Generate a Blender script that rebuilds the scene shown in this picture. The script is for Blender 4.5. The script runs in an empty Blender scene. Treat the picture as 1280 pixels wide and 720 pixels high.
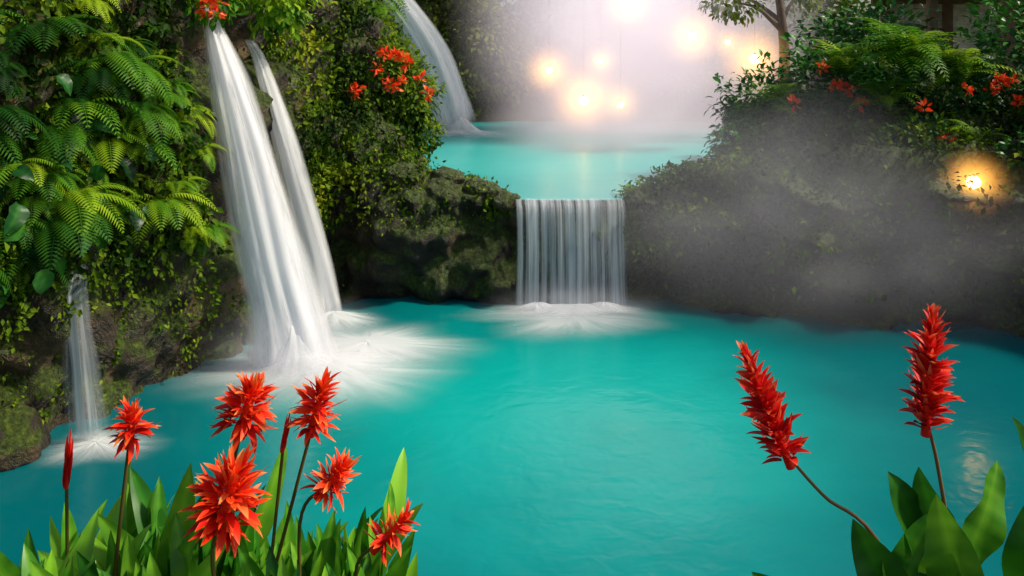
import bpy, math, random
import numpy as np
from mathutils import Vector, noise
rng = np.random.default_rng(7)
random.seed(7)
scene = bpy.context.scene
COL = scene.collection
Z1 = 1.18   # upper pool level

# ------------------------------------------------------------------ materials
def new_mat(name):
    m = bpy.data.materials.new(name); m.use_nodes = True
    nt = m.node_tree; nt.nodes.clear()
    return m, nt, nt.nodes, nt.links
def ramp(N, stops, interp='LINEAR'):
    r = N.new('ShaderNodeValToRGB'); r.color_ramp.interpolation = interp
    el = r.color_ramp.elements
    while len(el) < len(stops): el.new(0.5)
    for e, (p, c) in zip(el, stops):
        e.position = p; e.color = (*c, 1)
    return r
def mat_leaf(name, stops, rough=0.45, transl=0.3, noise_scale=6.0, spec=0.25):
    m, nt, N, L = new_mat(name)
    at = N.new('ShaderNodeAttribute'); at.attribute_name = 'tint'
    tc = N.new('ShaderNodeTexCoord')
    nz = N.new('ShaderNodeTexNoise'); nz.inputs['Scale'].default_value = noise_scale; nz.inputs['Detail'].default_value = 2
    L.new(tc.outputs['Object'], nz.inputs['Vector'])
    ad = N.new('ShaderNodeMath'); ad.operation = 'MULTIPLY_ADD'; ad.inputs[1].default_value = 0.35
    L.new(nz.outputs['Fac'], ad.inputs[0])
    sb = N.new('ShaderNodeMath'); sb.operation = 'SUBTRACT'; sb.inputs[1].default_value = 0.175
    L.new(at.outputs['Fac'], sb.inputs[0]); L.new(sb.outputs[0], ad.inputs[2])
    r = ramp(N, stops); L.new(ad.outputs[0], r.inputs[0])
    p = N.new('ShaderNodeBsdfPrincipled'); p.inputs['Roughness'].default_value = rough
    p.inputs['Specular IOR Level'].default_value = spec
    L.new(r.outputs[0], p.inputs['Base Color'])
    t = N.new('ShaderNodeBsdfTranslucent'); L.new(r.outputs[0], t.inputs[0])
    mx = N.new('ShaderNodeMixShader'); mx.inputs[0].default_value = transl
    L.new(p.outputs[0], mx.inputs[1]); L.new(t.outputs[0], mx.inputs[2])
    o = N.new('ShaderNodeOutputMaterial'); L.new(mx.outputs[0], o.inputs[0])
    return m
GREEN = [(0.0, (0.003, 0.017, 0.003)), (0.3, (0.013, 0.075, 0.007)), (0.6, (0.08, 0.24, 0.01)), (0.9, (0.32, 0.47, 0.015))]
DEEP = [(0.0, (0.003, 0.016, 0.005)), (0.5, (0.014, 0.09, 0.014)), (1.0, (0.08, 0.3, 0.025))]
M_FERN = mat_leaf('fern_green', GREEN, 0.5, 0.35, 3.0, 0.15)
M_BROAD = mat_leaf('broad_leaf_green', DEEP, 0.4, 0.2, 9.0, 0.3)
M_VINE = mat_leaf('vine_green', [(0.0, (0.004, 0.013, 0.002)), (0.35, (0.022, 0.062, 0.004)), (0.7, (0.13, 0.22, 0.008)), (1.0, (0.3, 0.34, 0.015))], 0.6, 0.3, 3.0, 0.1)
M_FAR = mat_leaf('distant_foliage', [(0.0, (0.01, 0.03, 0.005)), (0.5, (0.07, 0.12, 0.01)), (1.0, (0.22, 0.25, 0.02))], 0.7, 0.3, 2.0, 0.1)
M_LANCE = mat_leaf('ginger_leaf_green', [(0.0, (0.008, 0.06, 0.006)), (0.45, (0.035, 0.2, 0.01)), (1.0, (0.24, 0.55, 0.03))], 0.35, 0.25, 14, 0.3)
M_RED = mat_leaf('ginger_bract_red', [(0.0, (0.28, 0.004, 0.004)), (0.35, (0.85, 0.016, 0.007)), (0.7, (0.95, 0.085, 0.014)), (1.0, (0.98, 0.3, 0.07))], 0.45, 0.3, 20)
M_CRIM = mat_leaf('ginger_bract_crimson', [(0.0, (0.22, 0.003, 0.006)), (0.42, (0.8, 0.016, 0.014)), (0.78, (0.93, 0.07, 0.028)), (1.0, (0.95, 0.26, 0.11))], 0.45, 0.3, 20)
M_STEM = mat_leaf('ginger_stem', [(0.0, (0.05, 0.08, 0.01)), (0.5, (0.16, 0.1, 0.03)), (1.0, (0.3, 0.12, 0.05))], 0.45, 0.1)

def mat_rock(name, moss=0.5, wet=0.45, dark=1.0, mdark=1.0):
    m, nt, N, L = new_mat(name)
    tc = N.new('ShaderNodeTexCoord')
    n1 = N.new('ShaderNodeTexNoise'); n1.inputs['Scale'].default_value = 2.2; n1.inputs['Detail'].default_value = 7; n1.inputs['Roughness'].default_value = 0.65
    L.new(tc.outputs['Object'], n1.inputs['Vector'])
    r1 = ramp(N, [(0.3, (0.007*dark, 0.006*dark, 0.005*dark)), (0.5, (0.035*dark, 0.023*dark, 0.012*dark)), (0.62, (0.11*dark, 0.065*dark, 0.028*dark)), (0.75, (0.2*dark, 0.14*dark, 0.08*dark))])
    L.new(n1.outputs['Fac'], r1.inputs[0])
    n2 = N.new('ShaderNodeTexNoise'); n2.inputs['Scale'].default_value = 1.3; n2.inputs['Detail'].default_value = 5; n2.inputs['Roughness'].default_value = 0.7
    L.new(tc.outputs['Object'], n2.inputs['Vector'])
    geo = N.new('ShaderNodeNewGeometry'); sx = N.new('ShaderNodeSeparateXYZ'); L.new(geo.outputs['Normal'], sx.inputs[0])
    ma = N.new('ShaderNodeMath'); ma.operation = 'MULTIPLY_ADD'; ma.inputs[1].default_value = 0.22; L.new(sx.outputs['Z'], ma.inputs[0]); L.new(n2.outputs['Fac'], ma.inputs[2])
    mr = N.new('ShaderNodeMapRange'); mr.inputs[1].default_value = 0.72-0.35*moss; mr.inputs[2].default_value = 0.85-0.35*moss
    L.new(ma.outputs[0], mr.inputs[0])
    n3 = N.new('ShaderNodeTexNoise'); n3.inputs['Scale'].default_value = 25; n3.inputs['Detail'].default_value = 3
    L.new(tc.outputs['Object'], n3.inputs['Vector'])
    k = mdark
    r3 = ramp(N, [(0.3, (0.012*k, 0.022*k, 0.003)), (0.55, (0.05*k, 0.08*k, 0.006)), (0.75, (0.13*k, 0.17*k, 0.012))]); L.new(n3.outputs['Fac'], r3.inputs[0])
    mx = N.new('ShaderNodeMixRGB'); L.new(mr.outputs[0], mx.inputs[0]); L.new(r1.outputs[0], mx.inputs[1]); L.new(r3.outputs[0], mx.inputs[2])
    p = N.new('ShaderNodeBsdfPrincipled'); p.inputs['Roughness'].default_value = wet
    L.new(mx.outputs[0], p.inputs['Base Color'])
    vo = N.new('ShaderNodeTexNoise'); vo.inputs['Scale'].default_value = 9; vo.inputs['Detail'].default_value = 6; vo.inputs['Roughness'].default_value = 0.7
    L.new(tc.outputs['Object'], vo.inputs['Vector'])
    b = N.new('ShaderNodeBump'); b.inputs['Strength'].default_value = 1.0; b.inputs['Distance'].default_value = 0.1
    L.new(vo.outputs['Fac'], b.inputs['Height']); L.new(b.outputs[0], p.inputs['Normal'])
    o = N.new('ShaderNodeOutputMaterial'); L.new(p.outputs[0], o.inputs[0])
    return m
M_ROCK = mat_rock('wet_mossy_rock', 0.6, 0.4, 1.1)
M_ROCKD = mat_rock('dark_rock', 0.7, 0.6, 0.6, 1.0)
M_SOIL = mat_rock('mossy_soil', 0.8, 0.8, 0.7)

def mat_water(name, base, deep, rough, bump, scale, c0, sc):
    """milky (aerated) colour around the falls at c0, deeper away from them"""
    m, nt, N, L = new_mat(name)
    tc = N.new('ShaderNodeTexCoord')
    n = N.new('ShaderNodeTexNoise'); n.inputs['Scale'].default_value = 0.45; n.inputs['Detail'].default_value = 3
    L.new(tc.outputs['Object'], n.inputs['Vector'])
    mp0 = N.new('ShaderNodeMapping'); mp0.vector_type = 'POINT'; mp0.inputs['Location'].default_value = (-c0[0]*sc[0], -c0[1]*sc[1], 0); mp0.inputs['Scale'].default_value = (sc[0], sc[1], 0)
    L.new(tc.outputs['Object'], mp0.inputs[0])
    ln = N.new('ShaderNodeVectorMath'); ln.operation = 'LENGTH'; L.new(mp0.outputs[0], ln.inputs[0])
    ad = N.new('ShaderNodeMath'); ad.operation = 'MULTIPLY_ADD'; ad.inputs[1].default_value = 0.6; L.new(n.outputs['Fac'], ad.inputs[0]); L.new(ln.outputs['Value'], ad.inputs[2])
    r = ramp(N, [(0.3, base), (1.0, deep)], 'EASE'); L.new(ad.outputs[0], r.inputs[0])
    p = N.new('ShaderNodeBsdfPrincipled'); p.inputs['Roughness'].default_value = rough; p.inputs['IOR'].default_value = 1.33
    L.new(r.outputs[0], p.inputs['Base Color'])
    mp = N.new('ShaderNodeMapping'); mp.inputs['Scale'].default_value = (1, 1.3, 1); L.new(tc.outputs['Object'], mp.inputs[0])
    n2 = N.new('ShaderNodeTexNoise'); n2.inputs['Scale'].default_value = scale; n2.inputs['Detail'].default_value = 2; n2.inputs['Distortion'].default_value = 0.3
    L.new(mp.outputs[0], n2.inputs['Vector'])
    b = N.new('ShaderNodeBump'); b.inputs['Strength'].default_value = bump; b.inputs['Distance'].default_value = 0.03
    L.new(n2.outputs['Fac'], b.inputs['Height']); L.new(b.outputs[0], p.inputs['Normal'])
    o = N.new('ShaderNodeOutputMaterial'); L.new(p.outputs[0], o.inputs[0])
    return m
M_WATER = mat_water('turquoise_water', (0.002, 0.37, 0.34), (0.0, 0.11, 0.13), 0.16, 0.22, 4.5, (0.4, 6.9), (0.175, 0.175))
M_WATER2 = mat_water('upper_turquoise_water', (0.06, 0.5, 0.48), (0.02, 0.35, 0.35), 0.3, 0.15, 3, (0.8, 14), (0.15, 0.1))

def mat_silk(name, su, sv, lo, hi, amax, color=(0.88, 0.89, 0.95), base=0.0, detail=4):
    m, nt, N, L = new_mat(name)
    uv = N.new('ShaderNodeUVMap'); uv.uv_map = 'UVMap'
    mp = N.new('ShaderNodeMapping'); mp.inputs['Scale'].default_value = (su, sv, 1); L.new(uv.outputs[0], mp.inputs[0])
    n = N.new('ShaderNodeTexNoise'); n.inputs['Scale'].default_value = 1; n.inputs['Detail'].default_value = detail; n.inputs['Roughness'].default_value = 0.6
    L.new(mp.outputs[0], n.inputs['Vector'])
    mr = N.new('ShaderNodeMapRange'); mr.interpolation_type = 'SMOOTHSTEP'; mr.inputs[1].default_value = lo; mr.inputs[2].default_value = hi; mr.inputs[3].default_value = base
    L.new(n.outputs['Fac'], mr.inputs[0])
    at = N.new('ShaderNodeAttribute'); at.attribute_name = 'tint'
    mu = N.new('ShaderNodeMath'); mu.operation = 'MULTIPLY'; L.new(mr.outputs[0], mu.inputs[0]); L.new(at.outputs['Fac'], mu.inputs[1])
    mu2 = N.new('ShaderNodeMath'); mu2.operation = 'MULTIPLY'; mu2.use_clamp = True; L.new(mu.outputs[0], mu2.inputs[0]); mu2.inputs[1].default_value = amax
    d = N.new('ShaderNodeBsdfDiffuse'); d.inputs[0].default_value = (*color, 1)
    t = N.new('ShaderNodeBsdfTranslucent'); t.inputs[0].default_value = (*color, 1)
    a = N.new('ShaderNodeMixShader'); a.inputs[0].default_value = 0.5; L.new(d.outputs[0], a.inputs[1]); L.new(t.outputs[0], a.inputs[2])
    tr = N.new('ShaderNodeBsdfTransparent')
    mx = N.new('ShaderNodeMixShader'); L.new(mu2.outputs[0], mx.inputs[0]); L.new(tr.outputs[0], mx.inputs[1]); L.new(a.outputs[0], mx.inputs[2])
    o = N.new('ShaderNodeOutputMaterial'); L.new(mx.outputs[0], o.inputs[0])
    return m
M_FALL = mat_silk('silky_falling_water', 16, 0.9, 0.2, 0.6, 1.3, (0.95, 0.95, 0.98))
M_THIN = mat_silk('thin_cascade_water', 17, 0.22, 0.37, 0.7, 0.95, (0.82, 0.88, 0.94), 0.04, 3)
M_FOAM = mat_silk('white_foam', 9, 1.6, 0.25, 0.75, 1.4, (0.95, 0.96, 0.98), 0.45, 3)

def mat_mist(name, dens, color=(0.9, 0.9, 0.97), emis=0.0, emc=(1, 1, 1), nscale=2.0, lo=0.3, hi=0.7, power=1.5, step=2.0):
    m, nt, N, L = new_mat(name)
    tc = N.new('ShaderNodeTexCoord')
    ln = N.new('ShaderNodeVectorMath'); ln.operation = 'LENGTH'; L.new(tc.outputs['Object'], ln.inputs[0])
    mr = N.new('ShaderNodeMapRange'); mr.inputs[1].default_value = 1.0; mr.inputs[2].default_value = 0.0
    L.new(ln.outputs['Value'], mr.inputs[0])
    pw = N.new('ShaderNodeMath'); pw.operation = 'POWER'; pw.inputs[1].default_value = power; L.new(mr.outputs[0], pw.inputs[0])
    mu = N.new('ShaderNodeMath'); mu.operation = 'MULTIPLY'
    if nscale > 0:
        n = N.new('ShaderNodeTexNoise'); n.inputs['Scale'].default_value = nscale; n.inputs['Detail'].default_value = 1.5
        L.new(tc.outputs['Object'], n.inputs['Vector'])
        m2 = N.new('ShaderNodeMapRange'); m2.inputs[1].default_value = lo; m2.inputs[2].default_value = hi; L.new(n.outputs['Fac'], m2.inputs[0])
        L.new(pw.outputs[0], mu.inputs[0]); L.new(m2.outputs[0], mu.inputs[1])
    else:
        L.new(pw.outputs[0], mu.inputs[0]); mu.inputs[1].default_value = 1.0
    o = N.new('ShaderNodeOutputMaterial')
    if dens > 0:
        d = N.new('ShaderNodeMath'); d.operation = 'MULTIPLY'; d.inputs[1].default_value = dens; L.new(mu.outputs[0], d.inputs[0])
        v = N.new('ShaderNodeVolumePrincipled'); v.inputs['Color'].default_value = (*color, 1)
        L.new(d.outputs[0], v.inputs['Density'])
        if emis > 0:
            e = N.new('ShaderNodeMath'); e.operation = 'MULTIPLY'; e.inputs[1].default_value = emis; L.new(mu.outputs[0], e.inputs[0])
            L.new(e.outputs[0], v.inputs['Emission Strength']); v.inputs['Emission Color'].default_value = (*emc, 1)  # mist glows by itself, added to stand in for multiply scattered light
    else:
        v = N.new('ShaderNodeEmission'); v.inputs[0].default_value = (*emc, 1)  # no density: a volume that only glows, scattering nothing
        e = N.new('ShaderNodeMath'); e.operation = 'MULTIPLY'; e.inputs[1].default_value = emis; L.new(mu.outputs[0], e.inputs[0]); L.new(e.outputs[0], v.inputs[1])
    L.new(v.outputs[0], o.inputs['Volume'])
    m.cycles.volume_step_rate = step
    return m
def simple_mat(name, col, rough=0.6, emit=None, es=0):
    m, nt, N, L = new_mat(name)
    p = N.new('ShaderNodeBsdfPrincipled'); p.inputs['Roughness'].default_value = rough
    tc = N.new('ShaderNodeTexCoord'); n = N.new('ShaderNodeTexNoise'); n.inputs['Scale'].default_value = 7; n.inputs['Detail'].default_value = 5
    L.new(tc.outputs['Object'], n.inputs['Vector'])
    r = ramp(N, [(0.3, tuple(c*0.6 for c in col)), (0.7, tuple(min(1, c*1.3) for c in col))]); L.new(n.outputs['Fac'], r.inputs[0])
    L.new(r.outputs[0], p.inputs['Base Color'])
    if emit:
        p.inputs['Emission Color'].default_value = (*emit, 1); p.inputs['Emission Strength'].default_value = es
    o = N.new('ShaderNodeOutputMaterial'); L.new(p.outputs[0], o.inputs[0])
    return m
M_BARK = simple_mat('bark', (0.09, 0.06, 0.04), 0.85)
M_WOOD = simple_mat('weathered_wood', (0.12, 0.07, 0.04), 0.7)
M_METAL = simple_mat('dark_bronze', (0.03, 0.025, 0.02), 0.5)
M_GLOW = simple_mat('lit_lantern_glass', (0.9, 0.7, 0.4), 0.4, (1.0, 0.5, 0.12), 14)
M_PLASTER = simple_mat('pale_plaster', (0.6, 0.55, 0.5), 0.8)

# ------------------------------------------------------------------ mesh utils
class Batch:
    def __init__(s): s.V = []; s.T = []; s.Q = []; s.R = []; s.n = 0; s.qm = []; s.rm = []; s.U = []
    def add(s, V, quads=None, tris=None, tint=0.5, mi=0, uv=None):
        V = np.asarray(V, float).reshape(-1, 3); k = len(V)
        s.V.append(V); s.T.append(np.broadcast_to(np.asarray(tint, float), (k,)).copy())
        s.U.append(np.zeros((k, 2)) if uv is None else np.asarray(uv, float).reshape(-1, 2))
        if quads is not None and len(quads): q = np.asarray(quads, int); s.Q.append(q + s.n); s.qm.append(np.full(len(q), mi))
        if tris is not None and len(tris): t = np.asarray(tris, int); s.R.append(t + s.n); s.rm.append(np.full(len(t), mi))
        s.n += k
    def build(s, name, mats, smooth=True, parent=None):
        V = np.concatenate(s.V); T = np.clip(np.concatenate(s.T), 0, 1.5); U = np.concatenate(s.U)
        Q = np.concatenate(s.Q) if s.Q else np.zeros((0, 4), int)
        R = np.concatenate(s.R) if s.R else np.zeros((0, 3), int)
        loops = np.concatenate([Q.ravel(), R.ravel()]).astype(np.int32)
        starts = np.concatenate([np.arange(len(Q))*4, len(Q)*4 + np.arange(len(R))*3]).astype(np.int32)
        mi = np.concatenate((s.qm or [np.zeros(0)]) + (s.rm or [np.zeros(0)])).astype(np.int32)
        me = bpy.data.meshes.new(name)
        me.vertices.add(len(V)); me.vertices.foreach_set('co', V.ravel())
        me.loops.add(len(loops)); me.loops.foreach_set('vertex_index', loops)
        me.polygons.add(len(starts)); me.polygons.foreach_set('loop_start', starts)
        me.polygons.foreach_set('material_index', mi)
        me.polygons.foreach_set('use_smooth', np.full(len(starts), smooth))
        a = me.attributes.new('tint', 'FLOAT', 'POINT'); a.data.foreach_set('value', T)
        uv = me.uv_layers.new(name='UVMap'); uv.data.foreach_set('uv', U[loops].ravel())
        for m in (mats if isinstance(mats, list) else [mats]): me.materials.append(m)
        me.update(calc_edges=True); me.validate()
        ob = bpy.data.objects.new(name, me); COL.objects.link(ob)
        if parent: ob.parent = parent
        return ob
def empty(name, loc=(0, 0, 0)):
    e = bpy.data.objects.new(name, None); e.location = loc; COL.objects.link(e); return e
def grid_quads(a, b):
    i, j = np.meshgrid(np.arange(a-1), np.arange(b-1), indexing='ij')
    k = (i*b+j).ravel()
    return np.stack([k, k+1, k+b+1, k+b], 1)
def nrm(v): v = np.asarray(v, float); return v/np.maximum(np.linalg.norm(v, axis=-1, keepdims=True), 1e-9)

# prototypes: grow along +Y, face up +Z, unit length. -> V, quads, tris, tint offset
def proto_fern(npair=20, width=0.26, arch=0.35, droop=0.75):
    V = []; Q = []; T = []
    def c(s): return np.array([0, s*(1-0.18*s*s), arch*s - droop*s*s])
    m = 9
    for i in range(m):
        s = i/(m-1); p = c(s); w = 0.008*(1-0.7*s)
        V += [p+[-w, 0, 0], p+[w, 0, 0]]; T += [-0.1, -0.1]
        if i: k = 2*i; Q.append([k-2, k-1, k+1, k])
    for i in range(npair):
        s = 0.1+0.88*i/(npair-1)
        l = width*(math.sin(math.pi*min(1, (0.18+0.82*s))**0.9))**0.8+0.015 if s < 1 else 0.02
        p = c(s); d = c(min(s+0.05, 1.02))-c(s-0.02); d /= np.linalg.norm(d)
        for sg in (-1, 1):
            dr = np.array([sg*0.9, 0, 0]) + d*0.42; dr /= np.linalg.norm(dr)
            tip = p+dr*l+np.array([0, 0, -0.16*l]); mid = p+dr*l*0.45+np.array([0, 0, 0.05*l]); h = d*0.021*(1.1-0.3*s)
            k = len(V)
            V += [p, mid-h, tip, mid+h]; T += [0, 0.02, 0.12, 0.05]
            Q.append([k, k+1, k+2, k+3])
    return np.array(V), np.array(Q), None, np.array(T)
def proto_leaf(w=0.2, nl=7, nw=1, arch=0.1, droop=0.3, fold=0.25, peak=0.4, base=0.0, wave=0.0, rib=0.1):
    V = []; T = []; cols = 2*nw+1
    for i in range(nl+1):
        s = i/nl
        a = (s/peak) if s < peak else (1-s)/(1-peak)
        ww = w*max(0.0, math.sin(a*math.pi/2))**0.8
        if s < peak: ww = max(ww, w*base)
        for j in range(-nw, nw+1):
            u = j/nw
            V.append([u*ww, s*(1-0.12*s*s), arch*s-droop*s*s+fold*abs(u)*ww + wave*math.sin(s*14+u)*ww*abs(u)])
            T.append(rib*(1-abs(u)) + (0.12 if j == 0 else 0)+(0.06 if i % 2 else -0.04))
    return np.array(V, float), grid_quads(nl+1, cols), None, np.array(T)
P_FERN = proto_fern(); P_FERN2 = proto_fern(16, 0.2, 0.6, 0.95)
P_HEART = proto_leaf(0.34, 8, 2, 0.05, 0.5, 0.35, 0.28, 0.5, 0.15)
P_SMALL = (np.array([[0, 0, 0], [-0.3, 0.45, 0.08], [0, 1, -0.15], [0.3, 0.45, 0.08]]), None, np.array([[0, 1, 2], [0, 2, 3]]), np.zeros(4))
P_LEAF = proto_leaf(0.22, 4, 1, 0.1, 0.3, 0.3)

def scatter(batch, proto, P, D, U, S, tint, mi=0):
    V, Q, R, T = proto
    P = np.asarray(P, float); n = len(P)
    if n == 0: return
    D = nrm(D); X = nrm(np.cross(D, U)); Z = np.cross(X, D)
    S = np.broadcast_to(np.asarray(S, float), (n,))
    M = np.stack([X, D, Z], 2)*S[:, None, None]
    W = np.einsum('nij,kj->nki', M, V)+P[:, None, :]
    k = len(V); off = (np.arange(n)*k)[:, None, None]
    q = (Q[None]+off).reshape(-1, 4) if Q is not None else None
    r = (R[None]+off).reshape(-1, 3) if R is not None else None
    tt = (np.broadcast_to(np.asarray(tint, float), (n,))[:, None]+T[None]).ravel()
    batch.add(W.reshape(-1, 3), q, r, tt, mi)
def fbm(p, s, o=4): return noise.fractal(Vector(p)*s, 0.9, 2.1, o)
def lowtint(P, s=1.1, base=0.42, amp=0.3, rnd=0.12):
    return np.array([base+amp*noise.noise(Vector(p)*s) + amp*0.6*noise.noise(Vector(p)*s*3.1) for p in P])+rng.normal(0, rnd, len(P))

# ------------------------------------------------------------------ cliffs
def catmull(pts, n):
    pts = np.array(pts, float); P = np.vstack([2*pts[0]-pts[1], pts, 2*pts[-1]-pts[-2]])
    out = []; seg = len(pts)-1
    for i in range(n):
        u = i/(n-1)*seg; k = min(int(u), seg-1); t = u-k
        a, b, c, d = P[k], P[k+1], P[k+2], P[k+3]
        out.append(0.5*((2*b)+(-a+c)*t+(2*a-5*b+4*c-d)*t*t+(-a+3*b-3*c+d)*t**3))
    return np.array(out)
def wall(poly, ns, prof, nt, amp=0.22, lay=0.0):
    """poly rows: x, y, height, aux. prof(t,H,aux)->(offset,z). Away-from-water = left of travel."""
    B = catmull(poly, ns)
    tg = nrm(np.gradient(B[:, :2], axis=0)); nl = np.stack([-tg[:, 1], tg[:, 0]], 1)
    G = np.zeros((ns, nt, 3))
    for i in range(ns):
        for j in range(nt):
            off, z = prof(j/(nt-1), B[i, 2], B[i, 3])
            x = B[i, 0]+nl[i, 0]*off; y = B[i, 1]+nl[i, 1]*off
            p = (x, y, z)
            v = noise.voronoi(Vector(p)*1.9)[0]
            d = amp*fbm(p, 0.9, 5)*1.0 - amp*0.9*min(0.5, v[1]-v[0]) + amp*0.25*noise.noise(Vector(p)*7)
            d += lay*B[i, 3]*(abs(math.sin(z*7+3*noise.noise(Vector(p)*0.8)))-0.5)
            G[i, j] = (x+nl[i, 0]*d, y+nl[i, 1]*d, z + (0.35*amp*fbm((x+5, y, z), 1.3, 4) if off > 0.35 else 0))
    du = np.gradient(G, axis=0); dv = np.gradient(G, axis=1)
    Nn = nrm(np.cross(du, dv))
    return G, Nn
def build_wall(name, G, mat):
    b = Batch(); a, c, _ = G.shape
    b.add(G, grid_quads(a, c)); return b.build(name, mat)
LEFT = [(-6.5, 2.2, 3.0, 0), (-4.6, 4.4, 3.8, 0), (-3.95, 5.6, 4.1, 0), (-3.55, 6.15, 4.1, 0), (-3.15, 6.8, 4.1, 0), (-2.8, 7.5, 3.9, 0), (-2.6, 8.3, 3.9, 0),
        (-2.5, 9.1, 3.9, 0), (-2.2, 9.7, 3.9, 0), (-1.7, 10.1, 3.7, 0), (-1.4, 10.8, 3.4, 0), (-1.5, 12.2, 3.4, 0), (-1.95, 13.6, 3.7, 0), (-2.2, 15, 3.9, 0), (-2.3, 16.5, 4.2, 0), (-2.0, 18.2, 4.0, 0), (-1.2, 19.6, 4.2, 0), (0, 20.6, 4.4, 0)]
def prof_left(t, H, aux):
    if t < 0.72:
        k = t/0.72; z = -0.5+(H+0.3)*k
        return (0.05 + 0.45*k**1.6 + 0.12*math.sin(k*9), z)
    k = (t-0.72)/0.28
    return (0.62+k*4.5, H-0.2+0.25*math.sin(min(1, k*3)*1.57)+k*1.6)
GL, NL = wall(LEFT, 340, prof_left, 90, 0.34)
build_wall('rocky_cliff', GL, M_ROCK)
DAM = [(-2.7, 9.75, 1.5, 0), (-1.9, 9.65, 1.55, 0), (-1.3, 9.5, 1.5, 0), (-0.8, 9.5, 1.42, 0), (-0.3, 9.55, 1.3, 0), (0.0, 9.6, 1.13, 0), (0.35, 9.6, 1.06, 0), (0.7, 9.6, 1.06, 0), (1.1, 9.6, 1.06, 0),
       (1.45, 9.5, 1.16, 0.1), (1.9, 9.3, 1.35, 0.5), (2.6, 9.0, 1.62, 1), (3.4, 8.85, 1.85, 1), (4.4, 8.7, 2.0, 1), (5.3, 8.3, 2.1, 1), (6.3, 7.4, 2.2, 1), (7.2, 5.8, 2.2, 1), (8.5, 3.5, 2.0, 1)]
def prof_dam(t, H, aux):
    a = aux
    if t < 0.6:
        k = t/0.6; z = -0.5+(H+0.5)*math.sin(k*math.pi/2)**0.9
        return ((0.0+0.22*k**2)*(1-a) + a*(0.05+1.15*k**1.5), z)
    k = (t-0.6)/0.4
    o0 = 0.22*(1-a)+a*1.2
    return (o0+k*(0.75+2.6*a), H + (1-a)*(-1.0*max(0, k-0.45)**1.2) + a*0.25*k)
GD, ND = wall(DAM, 380, prof_dam, 90, 0.36, 0.34)
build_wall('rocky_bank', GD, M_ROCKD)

# ------------------------------------------------------------------ ground sheet
yl = [p[1] for p in LEFT]; xl = [p[0] for p in LEFT]
def sm(x): x = np.clip(x, 0, 1); return x*x*(3-2*x)
def th(x, y):
    XL = np.interp(y, yl, xl)
    XR = np.interp(y, [3.5, 5.8, 7.4, 8.3, 9.0, 9.5, 10, 12, 15, 18, 20], [8.5, 7.2, 6.3, 5.4, 3.0, 1.8, 1.7, 2.7, 3.9, 4.4, 3.5])
    floor = np.where(y < 9.9, -1.0, 0.6)
    left = sm((XL-0.55-x)/0.6)*(3.5-floor)
    right = sm((x-XR-0.5)/1.2)*((1.75+0.06*np.clip(x-3, 0, 8))-floor)
    h = floor+left+right
    back = sm((y-18.6)/2.5); h = h*(1-back)+back*(np.maximum(h, 1.8)+0.12*np.clip(y-20, 0, 40)*0.6)
    near = 1-sm((y-2.35)/0.9); h = h*(1-near)+near*1.2
    return h
ax = np.concatenate([-np.geomspace(600, 14, 14), np.linspace(-13, 13, 120), np.geomspace(14, 600, 14)])
ay = np.concatenate([-np.geomspace(300, 4, 12), np.linspace(-3, 26, 130), np.geomspace(27, 700, 16)])
XX, YY = np.meshgrid(ax, ay, indexing='ij'); ZZ = th(XX, YY)
ZZ = ZZ+0.06*np.sin(XX*2.1+YY)*np.cos(YY*1.7)*(np.abs(XX) < 30)
b = Batch(); b.add(np.stack([XX, YY, ZZ], -1), grid_quads(len(ax), len(ay))[:, ::-1]); b.build('ground', M_SOIL)

# ------------------------------------------------------------------ water
def sheet(name, poly, z, mat):
    import bmesh
    me = bpy.data.meshes.new(name); bm = bmesh.new()
    bm.faces.new([bm.verts.new((x, y, z)) for x, y in poly]); bm.to_mesh(me); bm.free(); me.materials.append(mat)
    o = bpy.data.objects.new(name, me); COL.objects.link(o); return o
sheet('lower_pool_water', [(-9, 2.5), (9.5, 2.5), (9.5, 10.0), (-4, 10.0)], 0.0, M_WATER)
sheet('upper_pool_water', [(-2.2, 9.95), (0.02, 9.95), (0.06, 9.62), (0.4, 9.56), (1.0, 9.56), (1.32, 9.62), (1.45, 9.95), (3, 9.95), (6, 14), (6, 19.5), (1.5, 21), (-2.6, 20)], Z1, M_WATER2)

def ribbon(batch, path, widths, side, nl=50, nc=14, bulge=0.06, seed=0, fade0=0.06, fade1=0.1, rag=0.02, edge=0.22, u0=0):
    P = catmull(np.hstack([np.array(path, float), np.array(widths, float)[:, None]]), nl)
    side = nrm(side); fwd = np.array([side[1], -side[0], 0.0])
    V = []; T = []; U = []
    L = np.concatenate([[0], np.cumsum(np.linalg.norm(np.diff(P[:, :3], axis=0), axis=1))])
    for i in range(nl):
        v = i/(nl-1)
        for j in range(nc):
            u = j/(nc-1)*2-1
            o = u*P[i, 3]*0.5*(1+rag*noise.noise(Vector((u*2, v*5, seed))))
            bl = bulge*(1-u*u)+0.05*noise.noise(Vector((u*3, v*1.5, seed+4)))
            V.append(P[i, :3]+side*o+fwd*bl)
            e = min(1, (1-abs(u))/edge); f = min(1, v/fade0 if fade0 else 1)*min(1, (1-v)/fade1 if fade1 else 1)
            T.append(e*f); U.append([u0+seed*3.7+j/(nc-1)*P[:, 3].mean(), seed*1.3+L[i]])
    batch.add(np.array(V), grid_quads(nl, nc), None, np.array(T), 0, np.array(U))

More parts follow.
